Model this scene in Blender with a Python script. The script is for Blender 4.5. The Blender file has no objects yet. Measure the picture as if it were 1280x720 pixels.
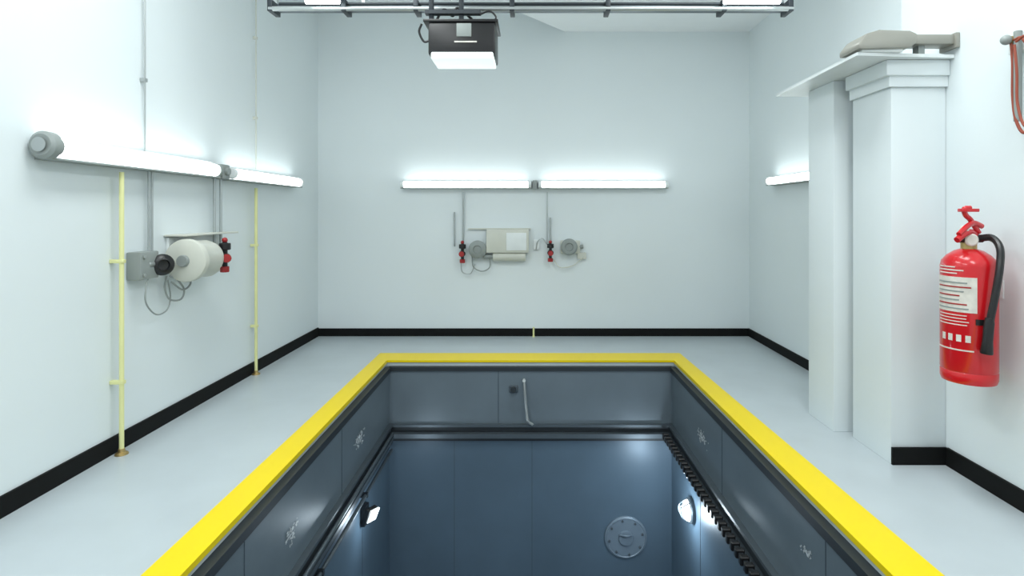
import bpy, bmesh, math, random
from mathutils import Vector, Matrix
random.seed(3)
sc = bpy.context.scene
sc.view_settings.view_transform = 'Standard'

# ---------------- constants (metres), estimated from image pixels ----------------
F, CX, CY, H = 700.0, 667.0, 266.0, 1.2        # focal (px), vanishing point, eye height
YB = 5.4545                                     # back wall
XL, XRF, XRN = -2.10, 2.10, 1.97                # left wall, right wall far part / near part
ZC = 3.16
E_ = .0006
def at_y(px, py, Y): return Vector(((px-CX)*Y/F, Y, H-(py-CY)*Y/F))
def on_back(px, py, off=0): return at_y(px, py, YB-off)
def on_side(px, py, X): return at_y(px, py, F*X/(px-CX))
def on_left(px, py, off=0): return on_side(px, py, XL+off)

# ---------------- materials ----------------
def mat(name, col, rough=0.5, metal=0.0, var=0.04, scale=6.0, bump=0.0, bscale=80.0, emit=0.0, ecol=None, col2=None, coat=0.0, spec=0.5):
    m = bpy.data.materials.new(name); m.use_nodes = True
    nt = m.node_tree; b = nt.nodes['Principled BSDF']
    b.inputs['Roughness'].default_value = rough; b.inputs['Metallic'].default_value = metal
    b.inputs['Coat Weight'].default_value = coat; b.inputs['Specular IOR Level'].default_value = spec
    tc = nt.nodes.new('ShaderNodeTexCoord')
    n = nt.nodes.new('ShaderNodeTexNoise'); n.inputs['Scale'].default_value = scale; n.inputs['Detail'].default_value = 5
    nt.links.new(tc.outputs['Object'], n.inputs['Vector'])
    r = nt.nodes.new('ShaderNodeValToRGB')
    c2 = col2 or tuple(min(1, c*(1+var)) for c in col)
    c1 = tuple(c*(1-var) for c in col)
    r.color_ramp.elements[0].position = 0.35; r.color_ramp.elements[1].position = 0.65
    r.color_ramp.elements[0].color = (*c1, 1); r.color_ramp.elements[1].color = (*c2, 1)
    nt.links.new(n.outputs['Fac'], r.inputs['Fac']); nt.links.new(r.outputs['Color'], b.inputs['Base Color'])
    if bump > 0:
        n2 = nt.nodes.new('ShaderNodeTexNoise'); n2.inputs['Scale'].default_value = bscale; n2.inputs['Detail'].default_value = 4
        nt.links.new(tc.outputs['Object'], n2.inputs['Vector'])
        bp = nt.nodes.new('ShaderNodeBump'); bp.inputs['Strength'].default_value = bump; bp.inputs['Distance'].default_value = 0.005
        nt.links.new(n2.outputs['Fac'], bp.inputs['Height']); nt.links.new(bp.outputs['Normal'], b.inputs['Normal'])
    if emit > 0:
        b.inputs['Emission Color'].default_value = (*(ecol or (1, 1, 1)), 1); b.inputs['Emission Strength'].default_value = emit
    return m

M_wall = mat('wall_paint', (0.755, 0.815, 0.83), 0.55, var=0.012, scale=1.2, bump=0.05, bscale=140)
M_ceil = mat('ceiling_paint', (0.82, 0.85, 0.86), 0.7, var=0.01)
M_floor = mat('floor_epoxy', (0.49, 0.545, 0.57), 0.30, var=0.03, scale=3, bump=0.04, bscale=200)
M_black = mat('skirting_black', (0.004, 0.0045, 0.0045), 0.7, spec=.2)
M_yellow = mat('yellow_paint', (0.88, 0.66, 0.0), 0.36, var=0.008, scale=3, spec=.3)
M_pitup = mat('pit_steel_upper', (0.145, 0.185, 0.215), 0.36, 0.15, var=0.07, scale=2.2, bump=0.06, bscale=30)
M_pitlo = mat('pit_steel_lower', (0.105, 0.16, 0.215), 0.36, 0.15, var=0.08, scale=1.6, bump=0.06, bscale=30)
M_seam = mat('pit_seam', (0.07, 0.095, 0.12), 0.5, 0.1)
M_dark = mat('dark_steel', (0.03, 0.038, 0.045), 0.45, 0.3)
M_rail = mat('rail_steel', (0.10, 0.125, 0.145), 0.35, 0.4)
M_cover = mat('cover_steel', (0.19, 0.25, 0.31), 0.4, 0.2)
M_galv = mat('galvanised', (0.45, 0.48, 0.48), 0.35, 0.7)
M_grey = mat('grey_plastic', (0.28, 0.31, 0.30), 0.45)
M_blk = mat('black_plastic', (0.010, 0.010, 0.011), 0.35)
M_cream = mat('cream_enamel', (0.62, 0.63, 0.56), 0.4)
M_ypole = mat('pale_yellow_pipe', (0.78, 0.78, 0.38), 0.45)
M_wht = mat('white_enamel', (0.78, 0.82, 0.82), 0.4)
M_glint = mat('glint_white', (0.6, 0.64, 0.66), 0.3, scale=40, var=.2)  # pale colour painted in place of reflected light
M_red = mat('extinguisher_red', (0.60, 0.006, 0.012), 0.28, coat=0.4)
M_dred = mat('valve_red', (0.36, 0.02, 0.02), 0.4)
M_label = mat('label_white', (0.70, 0.67, 0.61), 0.5, scale=30, var=0.1)
M_brass = mat('brass', (0.5, 0.36, 0.15), 0.35, 0.8)
M_tube = mat('tube_glow', (1, 1, 1), 0.4, emit=8.5, ecol=(0.92, 1.0, 1.0))
M_pitlamp = mat('pit_lamp_glow', (1, 1, 1), 0.4, emit=4.0, ecol=(0.85, 0.95, 1.0))
M_dim = mat('opener_lens', (0.8, 0.85, 0.85), 0.4, emit=0.6, ecol=(0.9, 1, 1))
M_taupe = mat('grey_housing', (0.30, 0.295, 0.26), 0.35, 0.2)
M_hose = mat('orange_brown_hose', (0.30, 0.06, 0.03), 0.5)

# ---------------- mesh builder ----------------
class B:
    def __init__(s, name): s.name = name; s.bm = bmesh.new(); s.mats = []
    def mi(s, m):
        if m not in s.mats: s.mats.append(m)
        return s.mats.index(m)
    def add(s, t, m):
        i = s.mi(m)
        bmesh.ops.recalc_face_normals(t, faces=t.faces)
        for f in t.faces: f.material_index = i; f.smooth = True
        me = bpy.data.meshes.new('tmp'); t.to_mesh(me); t.free(); s.bm.from_mesh(me); bpy.data.meshes.remove(me)
    def box(s, x0, x1, y0, y1, z0, z1, m, bev=0, rot=None, seg=2):
        t = bmesh.new(); bmesh.ops.create_cube(t, size=1)
        c = Vector(((x0+x1)/2, (y0+y1)/2, (z0+z1)/2))
        bmesh.ops.scale(t, vec=(abs(x1-x0), abs(y1-y0), abs(z1-z0)), verts=t.verts)
        if bev: bmesh.ops.bevel(t, geom=t.edges[:], offset=bev, segments=seg, affect='EDGES', profile=0.6)
        if rot: bmesh.ops.rotate(t, matrix=rot, verts=t.verts)
        bmesh.ops.translate(t, vec=c, verts=t.verts); s.add(t, m)
    def lathe(s, prof, p, axis, m, seg=32):
        t = bmesh.new(); q = Vector((0, 0, 1)).rotation_difference(Vector(axis).normalized())
        rings = []
        for r, h in prof:
            r = max(r, 1e-4)
            rings.append([t.verts.new(Vector(p)+q@Vector((r*math.cos(2*math.pi*k/seg), r*math.sin(2*math.pi*k/seg), h))) for k in range(seg)])
        for a, b in zip(rings, rings[1:]):
            for k in range(seg): t.faces.new((a[k], a[(k+1) % seg], b[(k+1) % seg], b[k]))
        t.faces.new(rings[0]); t.faces.new(rings[-1]); s.add(t, m)
    def cyl(s, p0, p1, r, m, seg=24, ch=0.12):
        p0 = Vector(p0); p1 = Vector(p1); L = (p1-p0).length; c = min(r*ch, L*.3)
        s.lathe([(r-c, 0), (r, c), (r, L-c), (r-c, L)], p0, p1-p0, m, seg)
    def tube(s, pts, r, m, seg=10, n=8, smooth=True):
        pts = [Vector(p) for p in pts]
        if smooth and len(pts) > 2:
            out = []; P = [pts[0]*2-pts[1]]+pts+[pts[-1]*2-pts[-2]]
            for i in range(1, len(P)-2):
                for k in range(n):
                    u = k/n; a, b, c, d = P[i-1:i+3]
                    out.append(.5*((2*b)+(c-a)*u+(2*a-5*b+4*c-d)*u*u+(3*b-a-3*c+d)*u**3))
            out.append(pts[-1]); pts = out
        t = bmesh.new(); rings = []; up = None
        for i, p in enumerate(pts):
            d = (pts[min(i+1, len(pts)-1)]-pts[max(i-1, 0)]).normalized()
            if up is None: up = d.orthogonal().normalized()
            up = (up-d*up.dot(d)); up = up.normalized() if up.length > 1e-5 else d.orthogonal().normalized()
            v = d.cross(up)
            rings.append([t.verts.new(p+r*(up*math.cos(2*math.pi*k/seg)+v*math.sin(2*math.pi*k/seg))) for k in range(seg)])
        for a, b in zip(rings, rings[1:]):
            for k in range(seg): t.faces.new((a[k], a[(k+1) % seg], b[(k+1) % seg], b[k]))
        t.faces.new(rings[0]); t.faces.new(rings[-1]); s.add(t, m)
    def prism(s, pts, z0, z1, m):
        t = bmesh.new()
        a = [t.verts.new((x, y, z0)) for x, y in pts]; b = [t.verts.new((x, y, z1)) for x, y in pts]; n = len(pts)
        t.faces.new(a); t.faces.new(b)
        for k in range(n): t.faces.new((a[k], a[(k+1) % n], b[(k+1) % n], b[k]))
        s.add(t, m)
    def prism_y(s, pts, y0, y1, m, bev=0):
        """outline in XZ extruded along Y"""
        t = bmesh.new()
        a = [t.verts.new((x, y0, z)) for x, z in pts]; b = [t.verts.new((x, y1, z)) for x, z in pts]; n = len(pts)
        t.faces.new(a); t.faces.new(b)
        for k in range(n): t.faces.new((a[k], a[(k+1) % n], b[(k+1) % n], b[k]))
        if bev: bmesh.ops.bevel(t, geom=t.edges[:], offset=bev, segments=2, affect='EDGES', profile=.6)
        s.add(t, m)
    def ball(s, c, r, m, sc=(1, 1, 1)):
        t = bmesh.new(); bmesh.ops.create_uvsphere(t, u_segments=20, v_segments=12, radius=r)
        bmesh.ops.scale(t, vec=sc, verts=t.verts); bmesh.ops.translate(t, vec=c, verts=t.verts); s.add(t, m)
    def patch(s, c, r, a0, a1, z0, z1, m, n=14):
        t = bmesh.new(); R = []
        for k in range(n+1):
            a = math.radians(a0+(a1-a0)*k/n)
            R.append([t.verts.new((c[0]+rr*math.cos(a), c[1]+rr*math.sin(a), z)) for rr, z in ((r, z0), (r, z1), (r-.004, z1), (r-.004, z0))])
        for a, b in zip(R, R[1:]):
            for k in range(4): t.faces.new((a[k], b[k], b[(k+1) % 4], a[(k+1) % 4]))
        t.faces.new(R[0]); t.faces.new(R[-1]); s.add(t, m)
    def done(s, scale=None, about=None):
        if scale: bmesh.ops.scale(s.bm, vec=scale, verts=s.bm.verts, space=Matrix.Translation(-Vector(about)))
        me = bpy.data.meshes.new(s.name)
        vs = [v.co for v in s.bm.verts]
        c = Vector([(min(v[i] for v in vs)+max(v[i] for v in vs))/2 for i in range(3)])
        bmesh.ops.translate(s.bm, vec=-c, verts=s.bm.verts)
        s.bm.to_mesh(me); s.bm.free()
        for m in s.mats: me.materials.append(m)
        me.set_sharp_from_angle(angle=math.radians(35))
        o = bpy.data.objects.new(s.name, me); o.location = c; sc.collection.objects.link(o); return o

def simple(name, *a, **k):
    b = B(name); b.box(*a, **k); return b.done()

YF = -2.0   # open garage end behind the camera
# ---------------- room shell ----------------
simple('wall_back', XL-.15, XRF+.15, YB, YB+.15, -0.1, ZC, M_wall)
simple('wall_left', XL-.15, XL, YF, YB, -0.1, ZC, M_wall)
simple('wall_right', XRF, XRF+.15, 3.0, YB, -.1, ZC, M_wall)
simple('wall_right', XRN, XRF+.15, YF, 3.0, -.1, ZC, M_wall)
simple('ceiling', XL-.15, XRF+.15, YF, YB+.15, ZC, ZC+.12, M_ceil)
b = B('ceiling_soffit'); b.prism([(.30, YB), (XRF, YB), (XRF, 3.9), (-.6, 3.9), (-.19, 4.85)], 2.965, ZC, M_ceil); b.done()

# pit edge geometry (slightly splayed)
def lx(y, a, b_): return a+(b_-a)*(y-1.858)/(4.6-1.858)
YO, YI = 4.746, 4.516
def LO(y): return lx(y, -1.287, -1.300)
def LI(y): return lx(y, -1.165, -1.190)
def RO(y): return lx(y, 1.345, 1.243)
def RI(y): return lx(y, 1.185, 1.137)
b = B('floor')
b.prism([(XL, YF), (LI(YF), YF), (LI(YI), YI), (LI(YI), YB), (XL, YB)], -.035, 0, M_floor)
b.prism([(XRF, YF), (XRF, YB), (RI(YI), YB), (RI(YI), YI), (RI(YF), YF)], -.035, 0, M_floor)
b.prism([(LI(YI), YI), (RI(YI), YI), (RI(YI), YB), (LI(YI), YB)], -.035, 0, M_floor)
b.done()
b = B('yellow_safety_edging')
b.prism([(LO(YF), YF), (LI(YF), YF), (LI(YI), YI), (LO(YO), YO)], 0, .012, M_yellow)
b.prism([(RO(YF), YF), (RO(YO), YO), (RI(YI), YI), (RI(YF), YF)], 0, .012, M_yellow)
b.prism([(LO(YO), YO), (LI(YI), YI), (RI(YI), YI), (RO(YO), YO)], 0, .012, M_yellow)
e = .008
b.prism([(LI(YF), YF), (LI(YF)+e, YF), (LI(YI)+e, YI-e), (LI(YI), YI)], -.012, .012, M_yellow)
b.prism([(RI(YF), YF), (RI(YF)-e, YF), (RI(YI)-e, YI-e), (RI(YI), YI)], -.012, .012, M_yellow)
b.prism([(LI(YI), YI), (RI(YI), YI), (RI(YI)-e, YI-e), (LI(YI)+e, YI-e)], -.004, .012, M_yellow)
b.done()

BH = .075
simple('baseboard_back', XL, XRF, YB-.012, YB, 0, BH, M_black)
simple('baseboard_left', XL, XL+.012, YF, YB-.012, 0, BH+.01, M_black)
simple('baseboard_right', XRF-.012, XRF, 3.36, YB-.012, 0, BH, M_black)
simple('baseboard_right', XRN-.012, XRN, YF, 2.66, 0, BH+.01, M_black)

# ---------------- inspection pit ----------------
ZP = -1.95
PL, PR = (lambda y: LI(y)+.03), (lambda y: RI(y)-.03)
PB = YI-.03
def side_band(b, fn, s, o0, o1, z0, z1, m, y1=PB, y0=YF):
    b.prism([(fn(y0)+s*o0, y0), (fn(y0)+s*o1, y0), (fn(y1)+s*o1, y1), (fn(y1)+s*o0, y1)], z0, z1, m)
for name, fn, s in (('wall_pit_left', PL, 1), ('wall_pit_right', PR, -1)):
    b = B(name)
    side_band(b, fn, -s, 0, .12, ZP, -.036, M_pitup)
    side_band(b, fn, s, -.002, .004, ZP, -.6, M_pitlo)
    side_band(b, fn, s, -.03, .016, -.075, -.034, M_dark)
    for y in (3.35, 2.2, 1.1):
        side_band(b, fn, s, -.002, .002, -.485, -.07, M_seam, y+.005, y)
        side_band(b, fn, s, -.002, .006, ZP, -.64, M_seam, y+.405, y+.4)
    b.done()
b = B('wall_pit_back')
b.box(PL(PB)-.12, PR(PB)+.12, PB, PB+.12, ZP, -.036, M_pitup)
b.box(PL(PB), PR(PB), PB-.004, PB+.01, ZP, -.6, M_pitlo)
b.box(PL(PB), PR(PB), PB-.014, PB+.03, -.065, -.034, M_dark)
for px in (623,):
    x = (px-CX)*PB/F; b.box(x-.003, x+.003, PB-.002, PB, -.485, -.065, M_seam)
for px in (568, 665):
    x = (px-CX)*PB/F; b.box(x-.002, x+.002, PB-.005, PB, ZP, -.62, M_seam)
b.done()
simple('floor_pit', PL(PB)-.12, PR(YF)+.12, YF, PB+.1, ZP-.08, ZP, M_pitlo)
b = B('trim_pit_ledge')
for fn, s in ((PL, 1), (PR, -1)):
    side_band(b, fn, s, 0, .035, -.505, -.485, M_rail)
    side_band(b, fn, s, 0, .022, -.56, -.505, M_dark)
    side_band(b, fn, s, 0, .055, -.59, -.565, M_rail)
    side_band(b, fn, s, 0, .03, -.64, -.59, M_dark)
b.box(PL(PB), PR(PB), PB-.035, PB, -.505, -.487, M_rail)
b.box(PL(PB), PR(PB), PB-.015, PB, -.545, -.505, M_dark)
b.box(PL(PB), PR(PB), PB-.06, PB, -.585, -.55, M_rail)
b.box(PL(PB), PR(PB), PB-.03, PB, -.615, -.585, M_dark)
b.done()

b = B('cable_conduit')
for off, z, r in ((.048, -.54, .011), (.04, -.67, .012)):
    b.tube([(PL(y)+off, y, z) for y in (YF, PB-.07)], r, M_rail, smooth=False)
for y in (.5, 1.3, 2.1, 2.9, 3.7): b.box(PL(y)+.005, PL(y)+.055, y, y+.02, -.684, -.654, M_dark)
b.done()
b = B('cable_drag_chain')
y = -.5
while y < PB-.09:
    x = PR(y)-.085
    b.box(x-.024, x+.024, y, y+.034, -.563, -.515, M_blk, bev=.006, seg=1)
    b.box(x-.012, x+.012, y+.03, y+.066, -.556, -.53, M_dark)
    y += .062
b.done()

b = B('bent_steel_pipe')
b.tube([at_y(655, 473, PB-.03), at_y(656, 490, PB-.05), at_y(658, 512, PB-.06), at_y(660, 526, PB-.075), at_y(666, 531, PB-.07)], .011, M_galv)
b.cyl(at_y(655, 476, PB), at_y(655, 476, PB-.045), .014, M_galv)
b.done()
b = B('power_socket')
c = at_y(642, 486, PB); b.box(c.x-.035, c.x+.035, PB-.012, PB, c.z-.03, c.z+.03, M_rail, bev=.006)
b.cyl(c+Vector((0, -.01, 0)), c+Vector((0, -.035, 0)), .022, M_dark)
b.done()
c = at_y(782, 671, PB-.005)
b = B('round_access_cover')
b.lathe([(.168, 0), (.168, .012), (.155, .018), (.15, .012), (.06, .014), (.055, .03), (.02, .034)], c, (0, -1, 0), M_cover, 48)
for k in range(8):
    a = k*math.pi/4+.2; p = c+Vector((.135*math.cos(a), -.01, .135*math.sin(a))); b.cyl(p, p+Vector((0, -.012, 0)), .009, M_rail, 8)
b.tube([c+Vector((-.05, -.03, .03)), c+Vector((0, -.06, .04)), c+Vector((.05, -.03, .03))], .007, M_cover)
b.done()
for px, py, fn, s in ((866, 638, PR, -1), (452, 643, PL, 1)):
    X = fn(4.0); Yc = F*X/(px-CX); Z = H-(py-CY)*Yc/F; p = Vector((fn(Yc)+s*.005, Yc, Z))
    b = B('bulkhead_lamp')
    if s < 0:
        b.lathe([(.085, 0), (.085, .02), (.075, .03)], p, (s, 0, 0), M_rail)
        b.lathe([(.07, .028), (.066, .045), (.045, .062), (.02, .07)], p, (s, 0, 0), M_pitlamp)
        for a in (-1, 0, 1):
            b.tube([p+Vector((s*.025, a*.035, -.07)), p+Vector((s*.082, a*.03, -.03)), p+Vector((s*.082, a*.03, .03)), p+Vector((s*.025, a*.035, .07))], .004, M_rail)
    else:
        b.box(p.x, p.x+.03, p.y-.05, p.y+.05, p.z-.06, p.z+.06, M_dark, bev=.005)
        R = Matrix.Rotation(math.radians(20), 3, 'Y') @ Matrix.Rotation(math.radians(-25), 3, 'Z')
        b.box(p.x+.03, p.x+.07, p.y-.06, p.y+.04, p.z-.05, p.z+.05, M_blk, bev=.006, rot=R)
        b.box(p.x+.065, p.x+.08, p.y-.058, p.y+.03, p.z-.04, p.z+.045, M_dim, bev=.004, rot=R)
    o = b.done()
    L = bpy.data.lights.new('lamp', 'POINT'); L.energy = 9 if s < 0 else 3; L.color = (.78, .91, 1); L.shadow_soft_size = .05
    lo = bpy.data.objects.new('bulb', L); sc.collection.objects.link(lo); lo.location = p+Vector((s*.17, -.05, 0))
    lo.parent = o; lo.matrix_parent_inverse = Matrix.Translation(o.location).inverted()
b = B('painted_glints')  # pale flecks painted on the pit walls to imitate light reflections
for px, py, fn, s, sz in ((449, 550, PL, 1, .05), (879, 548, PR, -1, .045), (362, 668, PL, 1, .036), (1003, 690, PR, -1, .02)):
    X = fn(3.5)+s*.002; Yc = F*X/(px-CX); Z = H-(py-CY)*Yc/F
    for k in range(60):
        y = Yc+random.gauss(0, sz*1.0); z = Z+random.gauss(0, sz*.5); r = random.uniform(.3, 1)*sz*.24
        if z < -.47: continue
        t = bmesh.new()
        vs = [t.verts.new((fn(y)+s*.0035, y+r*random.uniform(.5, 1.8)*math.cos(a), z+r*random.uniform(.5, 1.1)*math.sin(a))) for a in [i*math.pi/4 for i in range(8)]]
        t.faces.new(vs); b.add(t, M_glint)
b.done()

# ---------------- fluorescent battens ----------------
ZT = 1.472
def batten(p0, p1, n, cap=False, r=.03):
    b = B('fluorescent_batten'); p0 = Vector(p0); p1 = Vector(p1); n = Vector(n); d = (p1-p0).normalized()
    back = -n*.043
    A = p0+back; C = p1+back; w = r*1.15
    mn = [min(A[i], C[i]) for i in range(3)]; mx = [max(A[i], C[i]) for i in range(3)]
    for i in range(3):
        if abs(n[i]) > .5: mn[i] -= .019; mx[i] += .019
        elif abs(d[i]) < .5: mn[i] -= w; mx[i] += w
    b.box(mn[0], mx[0], mn[1], mx[1], mn[2], mx[2], M_wht, bev=.005)
    q = mn[2]-.004
    if abs(n.x) > .5: b.box(min(mn[0], p0.x+n.x*r*.6), max(mx[0], p0.x+n.x*r*.6), mn[1], mx[1], q, q+.008, M_grey)
    else: b.box(mn[0], mx[0], p0.y-r*.6, mx[1], q, q+.008, M_grey)
    b.cyl(p0+d*.03, p1-d*.03, r, M_tube, 20)
    for q, s in ((p0, 1), (p1, -1)): b.cyl(q, q+d*s*.032, r*1.12, M_grey if cap else M_wht, 20)
    if cap:
        b.lathe([(.045, -.045), (.058, -.035), (.058, .0), (.04, .02)], p0, d, M_grey)
        b.lathe([(.03, -.055), (.02, -.05)], p0, d, M_galv)
        b.cyl(p0+d*.1+back, p0+d*.1+back-Vector((0, 0, .05)), .012, M_galv)
    return b.done()
xo = XL+.064
def ly(px): return F*xo/(px-CX)
batten((xo, ly(62), ZT+.01), (xo, ly(272), ZT+.0), (1, 0, 0), True, .038)
batten((xo, ly(288), ZT-.005), (xo, ly(375), ZT-.01), (1, 0, 0), False, .034)
yo = YB-.064
def bx(px): return (px-CX)*yo/F
batten((bx(501), yo, ZT), (bx(664), yo, ZT), (0, -1, 0))
batten((bx(673), yo, ZT), (bx(835), yo, ZT), (0, -1, 0))
xr = XRF-.064
batten((xr, F*xr/(960-CX), ZT), (xr, 3.72, ZT), (-1, 0, 0))
b = B('batten_junction_box'); y = ly(280); b.box(XL, XL+.08, y-.045, y+.045, ZT-.05, ZT+.045, M_grey, bev=.01)
b.cyl((XL+.05, y, ZT), (XL+.1, y, ZT), .025, M_grey); b.done()
b = B('batten_junction_box'); x = bx(668.5); b.box(x-.022, x+.022, YB-.07, YB, ZT-.045, ZT+.04, M_grey, bev=.006); b.done()

# ---------------- pipes on walls ----------------
for px, ptop, pbot in ((152, 215, 568), (320, 235, 468)):
    Y = H*F/(pbot-CY); X = max((px-CX)*Y/F, XL+.036)
    zt = min(H-(ptop-CY)*Y/F, ZT-.07)
    b = B('yellow_pipe'); b.cyl((X, Y, 0.01), (X, Y, zt), .011, M_ypole, 14)
    b.lathe([(.03, 0.001), (.028, .008), (.016, .014), (.014, .03)], (X, Y, 0), (0, 0, 1), M_brass)
    for z in (.35, .95): b.box(XL+.001, X+.014, Y-.012, Y+.012, z, z+.018, M_ypole, bev=.002)
    b.done()
for px, p0, mm in ((181, 168, M_galv), (320, 208, M_cream)):
    p = on_left(px, p0, .02); b = B('steel_conduit'); b.cyl((p.x, p.y, ZT+.055), (p.x, p.y, ZC), .0045, mm, 10)
    for z in (1.9, 2.5, 3.0): b.box(XL+.001, p.x+.008, p.y-.012, p.y+.012, z, z+.02, mm, bev=.002)
    b.done()
b = B('yellow_floor_marker'); b.box(-.008, .008, YB-.016, YB-.0125, 0, .09, M_ypole); b.box(-.012, .012, YB-.05, YB-.0125, 0, .006, M_ypole); b.done()

# ---------------- left wall hose reel / motor unit ----------------
def valve(b, p, n, k=1.0):
    p = Vector(p); n = Vector(n).normalized()
    b.cyl(p+Vector((0, 0, -.07*k)), p+Vector((0, 0, .08*k)), .013*k, M_blk, 14)
    b.cyl(p+Vector((0, 0, .04*k)), p+Vector((0, 0, .075*k)), .028*k, M_blk, 14)
    b.ball(p+n*.012*k, .027*k, M_blk, (1, 1, .9))
    b.cyl(p+n*.01*k, p+n*.055*k, .016*k, M_galv, 14)
    b.cyl(p+n*.05*k, p+n*.068*k, .022*k, M_dred, 10)
    b.cyl(p+Vector((0, 0, -.075*k)), p+Vector((0, 0, -.045*k)), .022*k, M_dred, 8)
    b.ball(p+Vector((0, 0, .09*k)), .014*k, M_dred)
XW = XL+E_
b = B('hose_reel')
DX = XL+.135
y0 = F*DX/(231-CX); y1 = F*DX/(262-CX); zc = on_left(245, 324, .135).z
yw0, yw1 = on_left(192, 0).y, on_left(274, 0).y
b.box(XW, XL+.02, yw0+.1, yw1, zc-.10, zc+.13, M_wht, bev=.004)
b.box(XW, XL+.13, yw0+.08, yw1, zc+.135, zc+.145, M_cream, bev=.003)
LL = y1-y0
b.lathe([(.02, -.012), (.10, -.008), (.118, 0), (.122, .012), (.122, .03), (.112, .038), (.108, .045), (.106, LL-.05), (.098, LL-.02), (.08, LL)], (DX, y0, zc), (0, 1, 0), M_cream, 48)
b.lathe([(.03, -.03), (.034, -.02), (.034, -.01)], (DX, y0, zc), (0, 1, 0), M_grey, 24)
b.tube([(XL+.09, y1-.06, zc-.085), (XL+.1, y1+.05, zc-.10), (XL+.1, y1+.14, zc-.08)], .022, M_cream)
p = on_left(181, 331, .05)
b.box(XW, XL+.075, p.y-.07, p.y+.075, p.z-.075, p.z+.07, M_grey, bev=.008)
for dz in (-.05, .045): b.cyl((XL+.07, p.y-.045, p.z+dz), (XL+.085, p.y-.045, p.z+dz), .009, M_galv, 8)
k = on_left(205, 331, .1)
b.lathe([(.05, 0), (.058, .012), (.058, .03), (.045, .045), (.03, .05), (.026, .038), (.01, .036)], k+Vector((-.03, .02, 0)), (.75, -.66, 0), M_blk, 28)
b.cyl((XL+.06, p.y, p.z), (XL+.06, y0+.05, p.z), .02, M_galv)
v = on_left(281, 322, .19); valve(b, v, (.6, -.8, 0), 1.2)
b.cyl((DX, y1, zc), (DX, v.y, zc), .02, M_galv); b.cyl((DX-.02, v.y, zc), (v.x, v.y, zc), .016, M_galv)
b.box(XW, v.x, v.y-.01, v.y+.012, v.z-.01, v.z+.01, M_galv)
for px in (186, 190):
    q = on_left(px, 300, .03); b.cyl((q.x, q.y, zc+.0), (q.x, q.y, ZT-.05), .006, M_galv, 10)
for px in (268, 276):
    q = on_left(px, 300, .04); b.cyl((q.x, q.y, zc+.05), (q.x, q.y, ZT-.05), .009, M_galv, 10)
def loopL(pts, r=.004, off=.06, m=M_grey): b.tube([on_left(x, y, off+.02*math.sin(i)) for i, (x, y) in enumerate(pts)], r, m)
loopL([(186, 345), (182, 362), (183, 380), (195, 393), (208, 388), (213, 372), (210, 350)])
loopL([(212, 345), (222, 350), (230, 362), (226, 374), (212, 374), (206, 360), (208, 345)], .005)
loopL([(225, 335), (236, 342), (238, 355), (228, 362), (214, 352)], .005, .08)
b.done()

# ---------------- back wall units ----------------
YW = YB-E_
def Q(px, py, off=.05): return on_back(px, py, off)
b = B('hose_reel')
X = lambda px: Q(px, 0, .08).x
Z = lambda py: Q(0, py, .08).z
b.box(X(608), X(661), YB-.10, YW, Z(316), Z(287), M_cream, bev=.010)
b.box(X(633), X(658), YB-.107, YB-.09, Z(313), Z(291), M_wht, bev=.005)
b.cyl((X(616), YB-.05, Z(321)), (X(657), YB-.05, Z(321)), .045, M_cream, 28)
b.cyl((X(604), YB-.05, Z(321)), (X(617), YB-.05, Z(321)), .022, M_grey, 20)
b.box(Q(585, 0).x, Q(661, 0).x+.02, YB-.03, YW, Z(287), Z(285.5), M_cream)
g = Q(598, 311, .0)
b.box(g.x-.07, g.x+.06, YB-.05, YW, g.z-.06, g.z+.05, M_grey, bev=.008)
b.lathe([(.075, 0), (.085, .012), (.085, .05), (.07, .062), (.04, .066), (.035, .055), (.01, .055)], g+Vector((0, -.05, 0)), (0, -1, 0), M_grey, 32)
valve(b, Q(578, 317, .07), (0, -1, 0), 1.2)
b.box(Q(578, 0).x-.012, Q(578, 0).x+.012, YB-.07, YW, g.z-.01, g.z+.012, M_galv)
for px, t in ((568, 265), (579, 240)): q = Q(px, t, .03); b.cyl((q.x, q.y, Q(0, 308).z), q, .009, M_galv, 10)
b.tube([Q(590, 320, .05), Q(592, 334, .05), Q(603, 339, .06), Q(612, 334, .05), Q(612, 322, .05)], .006, M_grey)
b.tube([Q(576, 328, .05), Q(578, 340, .05), Q(588, 342, .05), Q(594, 330, .05)], .005, M_galv)
b.done()
b = B('valve_control_unit')
g = Q(712, 308, 0)
b.box(g.x-.09, g.x+.10, YB-.05, YW, g.z-.065, g.z+.06, M_cream, bev=.01)
b.lathe([(.07, 0), (.08, .012), (.08, .05), (.066, .062), (.04, .064), (.035, .05), (.01, .05)], g+Vector((-.01, -.05, 0)), (0, -1, 0), M_grey, 32)
b.cyl(g+Vector((.09, -.03, 0)), g+Vector((.13, -.03, 0)), .02, M_grey)
valve(b, Q(688, 316, .07), (0, -1, 0), 1.15)
b.box(Q(688, 0).x-.012, Q(688, 0).x+.012, YB-.07, YW, g.z-.05, g.z-.03, M_galv)
q = Q(688, 272, .03); b.cyl((q.x, q.y, g.z-.06), q, .009, M_galv, 10)
q = Q(684, 240, .03); b.cyl((q.x, q.y, Q(0, 305).z), q, .005, M_galv, 10)
b.tube([Q(670, 312, .03), Q(672, 302, .04), Q(678, 298, .04), Q(684, 306, .04)], .005, M_galv)
b.box(Q(667, 0).x, Q(674, 0).x, YB-.03, YW, Q(0, 312).z, Q(0, 300).z, M_wht, bev=.003)
b.tube([Q(692, 324, .05), Q(700, 334, .05), Q(716, 332, .05), Q(728, 322, .04), Q(731, 315, .03)], .005, M_cream)
b.box(Q(722, 0).x, Q(733, 0).x, YB-.04, YW, Q(0, 324).z, Q(0, 316).z, M_cream, bev=.004)
b.done()

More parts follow.
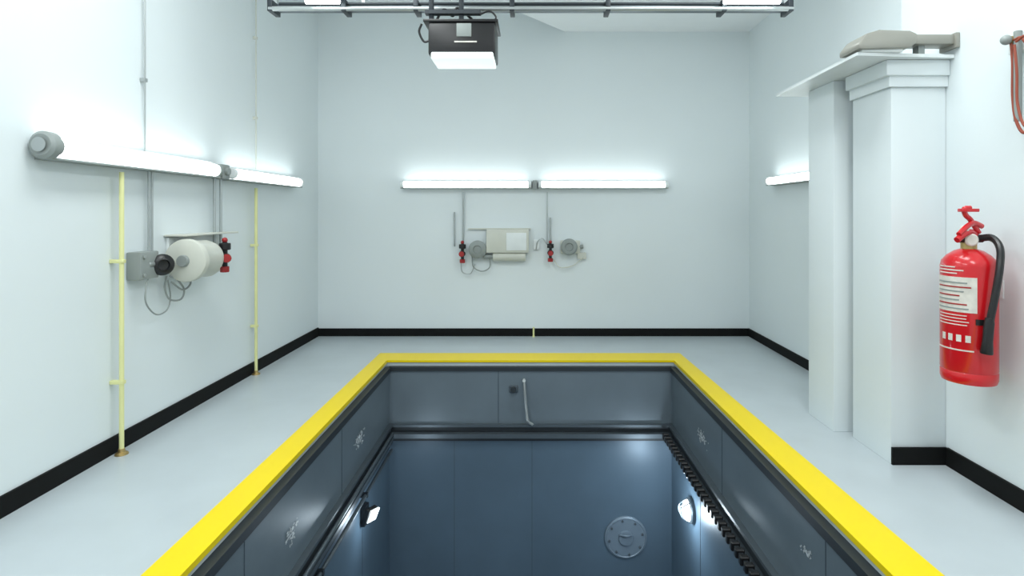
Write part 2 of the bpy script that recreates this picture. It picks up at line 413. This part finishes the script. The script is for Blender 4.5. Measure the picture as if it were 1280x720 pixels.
# ---------------- right side columns & shelf canopy ----------------
b = B('column'); b.box(1.645, XRF-.001, 3.07, 3.35, 0, 1.924, M_wall, bev=.004); b.done()
b = B('column')
b.box(1.707, XRN-.001, 2.675, 2.995, 0, 1.80, M_wall, bev=.004)
b.box(1.668, XRN-.001, 2.645, 2.998, 1.85, 1.924, M_wall, bev=.006)
b.prism([(1.69, 2.66), (XRN-.001, 2.66), (XRN-.001, 2.996), (1.69, 2.996)], 1.80, 1.85, M_wall)
b.done()
simple('baseboard_column', 1.707, XRN-.001, 2.662, 2.674, 0, .082, M_black)
b = B('canopy_shelf'); b.prism([(1.49, 2.58), (XRN-.001, 2.62), (XRN-.001, 3.001), (XRF-.001, 3.001), (XRF-.001, 3.50), (1.515, 3.50)], 1.925, 1.94, M_wht); b.done()
# grey floodlight: head + mounting arm
b = B('floodlight')
Yc = 2.64
hd = [(1.485, 1.948), (1.72, 1.955), (1.75, 1.975), (1.755, 2.018), (1.72, 2.034), (1.58, 2.038), (1.52, 2.020), (1.485, 1.975)]
b.prism_y(hd, Yc-.085, Yc+.085, M_taupe, bev=.012)
b.box(1.51, 1.70, Yc-.065, Yc+.065, 1.941, 1.955, M_wht, bev=.004)
b.box(1.74, XRN, Yc-.045, Yc+.045, 1.982, 2.030, M_taupe, bev=.012)
b.box(XRN-.02, XRN, Yc-.055, Yc+.055, 1.965, 2.035, M_taupe, bev=.005)
b.box(1.80, 1.83, Yc-.02, Yc+.02, 1.94, 1.99, M_grey)
b.done()

# ---------------- hose hook top right ----------------
b = B('hose_hanger')
p = on_side(1270, 50, XRN-.03)
b.box(XRN-.03, XRN-.001, p.y-.04, p.y+.04, p.z-.05, p.z+.05, M_wht, bev=.006)
b.cyl((XRN-.07, p.y, p.z), (XRN-.001, p.y, p.z), .016, M_brass); b.ball((XRN-.07, p.y, p.z), .02, M_grey)
b.cyl((XRN-.04, p.y-.02, p.z+.03), (XRN-.04, p.y-.02, p.z-.33), .014, M_grey)
def S(px, py, o=.05): return on_side(px, py, XRN-o)
b.tube([S(1264, 52), S(1266, 80), S(1266, 120), S(1270, 150), S(1280, 166), S(1292, 150), S(1296, 110), S(1290, 70), S(1278, 48), S(1268, 50)], .006, M_hose)
b.tube([S(1268, 56, .07), S(1271, 90, .07), S(1272, 130, .07), S(1282, 158, .07), S(1300, 140, .07), S(1300, 80, .07), S(1284, 46, .07), S(1270, 52, .07)], .005, M_hose)
b.done()

# ---------------- fire extinguisher ----------------
b = B('fire_extinguisher')
EX, EY, r = 1.822, 2.345, .118
z0 = .468
b.lathe([(.09, 0), (.112, .004), (r, .02), (r, .05), (r-.003, .055), (r, .06), (r, .52), (r-.006, .545), (r-.028, .57), (.06, .59), (.03, .60), (.028, .61)], (EX, EY, z0), (0, 0, 1), M_red, 56)
b.patch((EX, EY), r+.0015, -212, -112, .79, .945, M_label)
for i in range(7): b.patch((EX, EY), r+.003, -202, -202+random.uniform(50, 82), .803+i*.019, .809+i*.019, M_dred if i % 2 else M_grey)
for i in range(4): b.patch((EX, EY), r+.0015, -200, -200+random.uniform(60, 82), .732+i*.014, .736+i*.014, M_label)
for i in range(4): b.patch((EX, EY), r+.0015, -188+i*18, -178+i*18, .66, .69, M_label)
b.patch((EX, EY), r+.0015, -205, -118, .62, .626, M_label)
for i in range(3): b.patch((EX, EY), r+.0015, -200, -200+random.uniform(45, 70), .958+i*.014, .963+i*.014, M_label)
zt = z0+.61
b.cyl((EX, EY, zt-.02), (EX, EY, zt+.02), .034, M_brass)
b.box(EX-.03, EX+.03, EY-.025, EY+.025, zt+.01, zt+.06, M_red, bev=.008)
b.cyl((EX-.055, EY-.01, zt+.035), (EX+.06, EY-.01, zt+.035), .018, M_blk)
b.lathe([(.028, 0), (.028, .015), (.022, .02)], (EX-.01, EY-.025, zt+.03), (-.3, -1, 0), M_label)
b.tube([(EX+.03, EY, zt+.055), (EX-.02, EY-.03, zt+.065), (EX-.07, EY-.05, zt+.05), (EX-.105, EY-.06, zt+.03)], .014, M_red)
b.tube([(EX+.065, EY, zt+.09), (EX+.01, EY-.02, zt+.105), (EX-.04, EY-.04, zt+.09), (EX-.095, EY-.06, zt+.055)], .012, M_red)
b.tube([(EX+.05, EY, zt+.06), (EX+.0, EY-.01, zt+.12), (EX-.03, EY-.02, zt+.14), (EX-.045, EY-.03, zt+.168), (EX-.015, EY-.03, zt+.172)], .012, M_red)
b.box(EX-.065, EX+.02, EY-.045, EY-.01, zt+.155, zt+.170, M_red, bev=.004)
b.ball((EX-.045, EY-.03, zt+.075), .02, M_label)
b.tube([(EX+.04, EY-.01, zt+.035), (EX+.065, EY-.06, zt+.04), (EX+.055, EY-.12, zt+.0), (EX+.03, EY-.15, zt-.08), (EX+.005, EY-.155, zt-.2), (EX-.02, EY-.15, zt-.33)], .016, M_blk)
b.lathe([(.017, 0), (.021, .02), (.021, .10), (.026, .15), (.024, .155)], (EX-.018, EY-.15, zt-.30), (-.08, .02, -1), M_blk)
b.patch((EX, EY), r+.005, -115, -75, .74, .765, M_blk)
xw = EX+(XRN-EX)/.84
b.box(EX+.09, xw, EY+.02, EY+.045, .87, .89, M_wht)
b.box(xw-.006, xw, EY+.0, EY+.05, .84, .92, M_wht)
b.done(scale=(.84, .84, .925), about=(EX, EY, .84))

# ---------------- garage door opener and overhead rail ----------------
YO3 = 3.0
def T(px, py, Y=YO3): return at_y(px, py, Y)
b = B('garage_door_opener')
a0 = T(535, 68); a1 = T(619, 27)
b.box(a0.x, a1.x, YO3, YO3+.24, a0.z, a1.z, M_blk, bev=.012)
b.box(a0.x+.015, a1.x-.010, YO3+.0, YO3+.225, a0.z-.022, a0.z+.02, M_dim, bev=.006)
b.box(a0.x-.025, a1.x+.015, YO3-.01, YO3+.25, a1.z-.002, a1.z+.012, M_blk, bev=.003)
c = T(580, 38); b.box(c.x-.04, c.x+.04, YO3-.006, YO3+.01, c.z-.034, c.z+.038, M_grey, bev=.004)
c = T(582, 52); b.box(c.x-.06, c.x+.06, YO3-.004, YO3+.01, c.z-.005, c.z+.003, M_label)
for px in (537, 575):
    c = T(px, 20); b.box(c.x-.012, c.x+.012, YO3+.04, YO3+.07, a1.z, ZC-.001, M_dark, bev=.002)
c = T(556, 15); b.box(T(530, 0).x, T(600, 0).x, YO3+.02, YO3+.06, c.z, c.z+.02, M_dark)
b.tube([T(527, 30, 3.02), T(524, 40, 3.02), T(530, 52, 3.02), T(538, 50, 3.02)], .006, M_blk)
b.tube([T(612, 30, 3.02), T(620, 22, 3.02), T(612, 14, 3.02), T(600, 18, 3.02)], .005, M_blk)
b.tube([T(545, 26, 3.1), T(555, 12, 3.1), T(566, 20, 3.1), T(572, 10, 3.1), T(590, 24, 3.1)], .007, M_blk)
b.done()
b = B('overhead_door_rail')
YR = 3.2
x0, x1 = at_y(336, 0, YR).x, at_y(992, 0, YR).x
zr = at_y(0, 11, YR).z
b.cyl((x0, YR, zr), (x1, YR, zr), .014, M_galv)
b.box(x0, x1, YR+.06, YR+.10, zr+.01, zr+.05, M_rail, bev=.003)
b.cyl((x0+.05, YR+.02, zr+.035), (x1-.05, YR+.02, zr+.035), .009, M_dark)
for px in (338, 430, 520, 640, 760, 905, 988):
    x = at_y(px, 0, YR).x; b.box(x-.014, x+.014, YR-.012, YR+.10, zr-.015, zr+.05, M_dark, bev=.003)
for px in (338, 988, 760, 450):
    x = at_y(px, 0, YR).x; b.box(x-.01, x+.01, YR+.06, YR+.08, zr+.04, ZC-.001, M_galv)
b.done()
for p0, p1 in ((382, 424), (905, 975)):
    b = B('overhead_lamp'); A = at_y(p0, 0, 3.12); C = at_y(p1, 0, 3.12)
    b.cyl(A, C, .022, M_tube); b.box(A.x-.02, C.x+.02, 3.10, 3.17, A.z+.02, A.z+.06, M_wht, bev=.005)
    b.box((A.x+C.x)/2-.01, (A.x+C.x)/2+.01, 3.13, 3.15, A.z+.05, ZC-.001, M_galv); b.done()

# ---------------- unseen ceiling panels, added for soft overall light ----------------
for x, y in ((-1.1, 2.2), (1.1, 2.2), (-1.1, .2), (1.1, .2)):
    b = B('added_fill_panel'); b.box(x-.32, x+.32, y-.62, y+.62, ZC-.05, ZC-.001, M_wht, bev=.008); o = b.done()
    L = bpy.data.lights.new('panel', 'AREA'); L.shape = 'RECTANGLE'; L.size = .58; L.size_y = 1.18; L.energy = 31; L.color = (.95, .995, 1)
    lo = bpy.data.objects.new('fill_panel_light', L); sc.collection.objects.link(lo); lo.location = (x, y, ZC-.056); lo.parent = o; lo.matrix_parent_inverse = Matrix.Translation(o.location).inverted()

w = bpy.data.worlds.new('World'); sc.world = w; w.use_nodes = True
w.node_tree.nodes['Background'].inputs['Color'].default_value = (.87, .95, 1, 1)
w.node_tree.nodes['Background'].inputs['Strength'].default_value = .8

cam = bpy.data.cameras.new('Camera'); co = bpy.data.objects.new('Camera', cam); sc.collection.objects.link(co)
co.location = (0, 0, H); co.rotation_euler = (math.radians(90), 0, 0)
cam.sensor_width = 36; cam.lens = 36*F/1280
cam.shift_x = -(CX-640)/1280; cam.shift_y = -(360-CY)/1280
cam.clip_start = .05
sc.camera = co
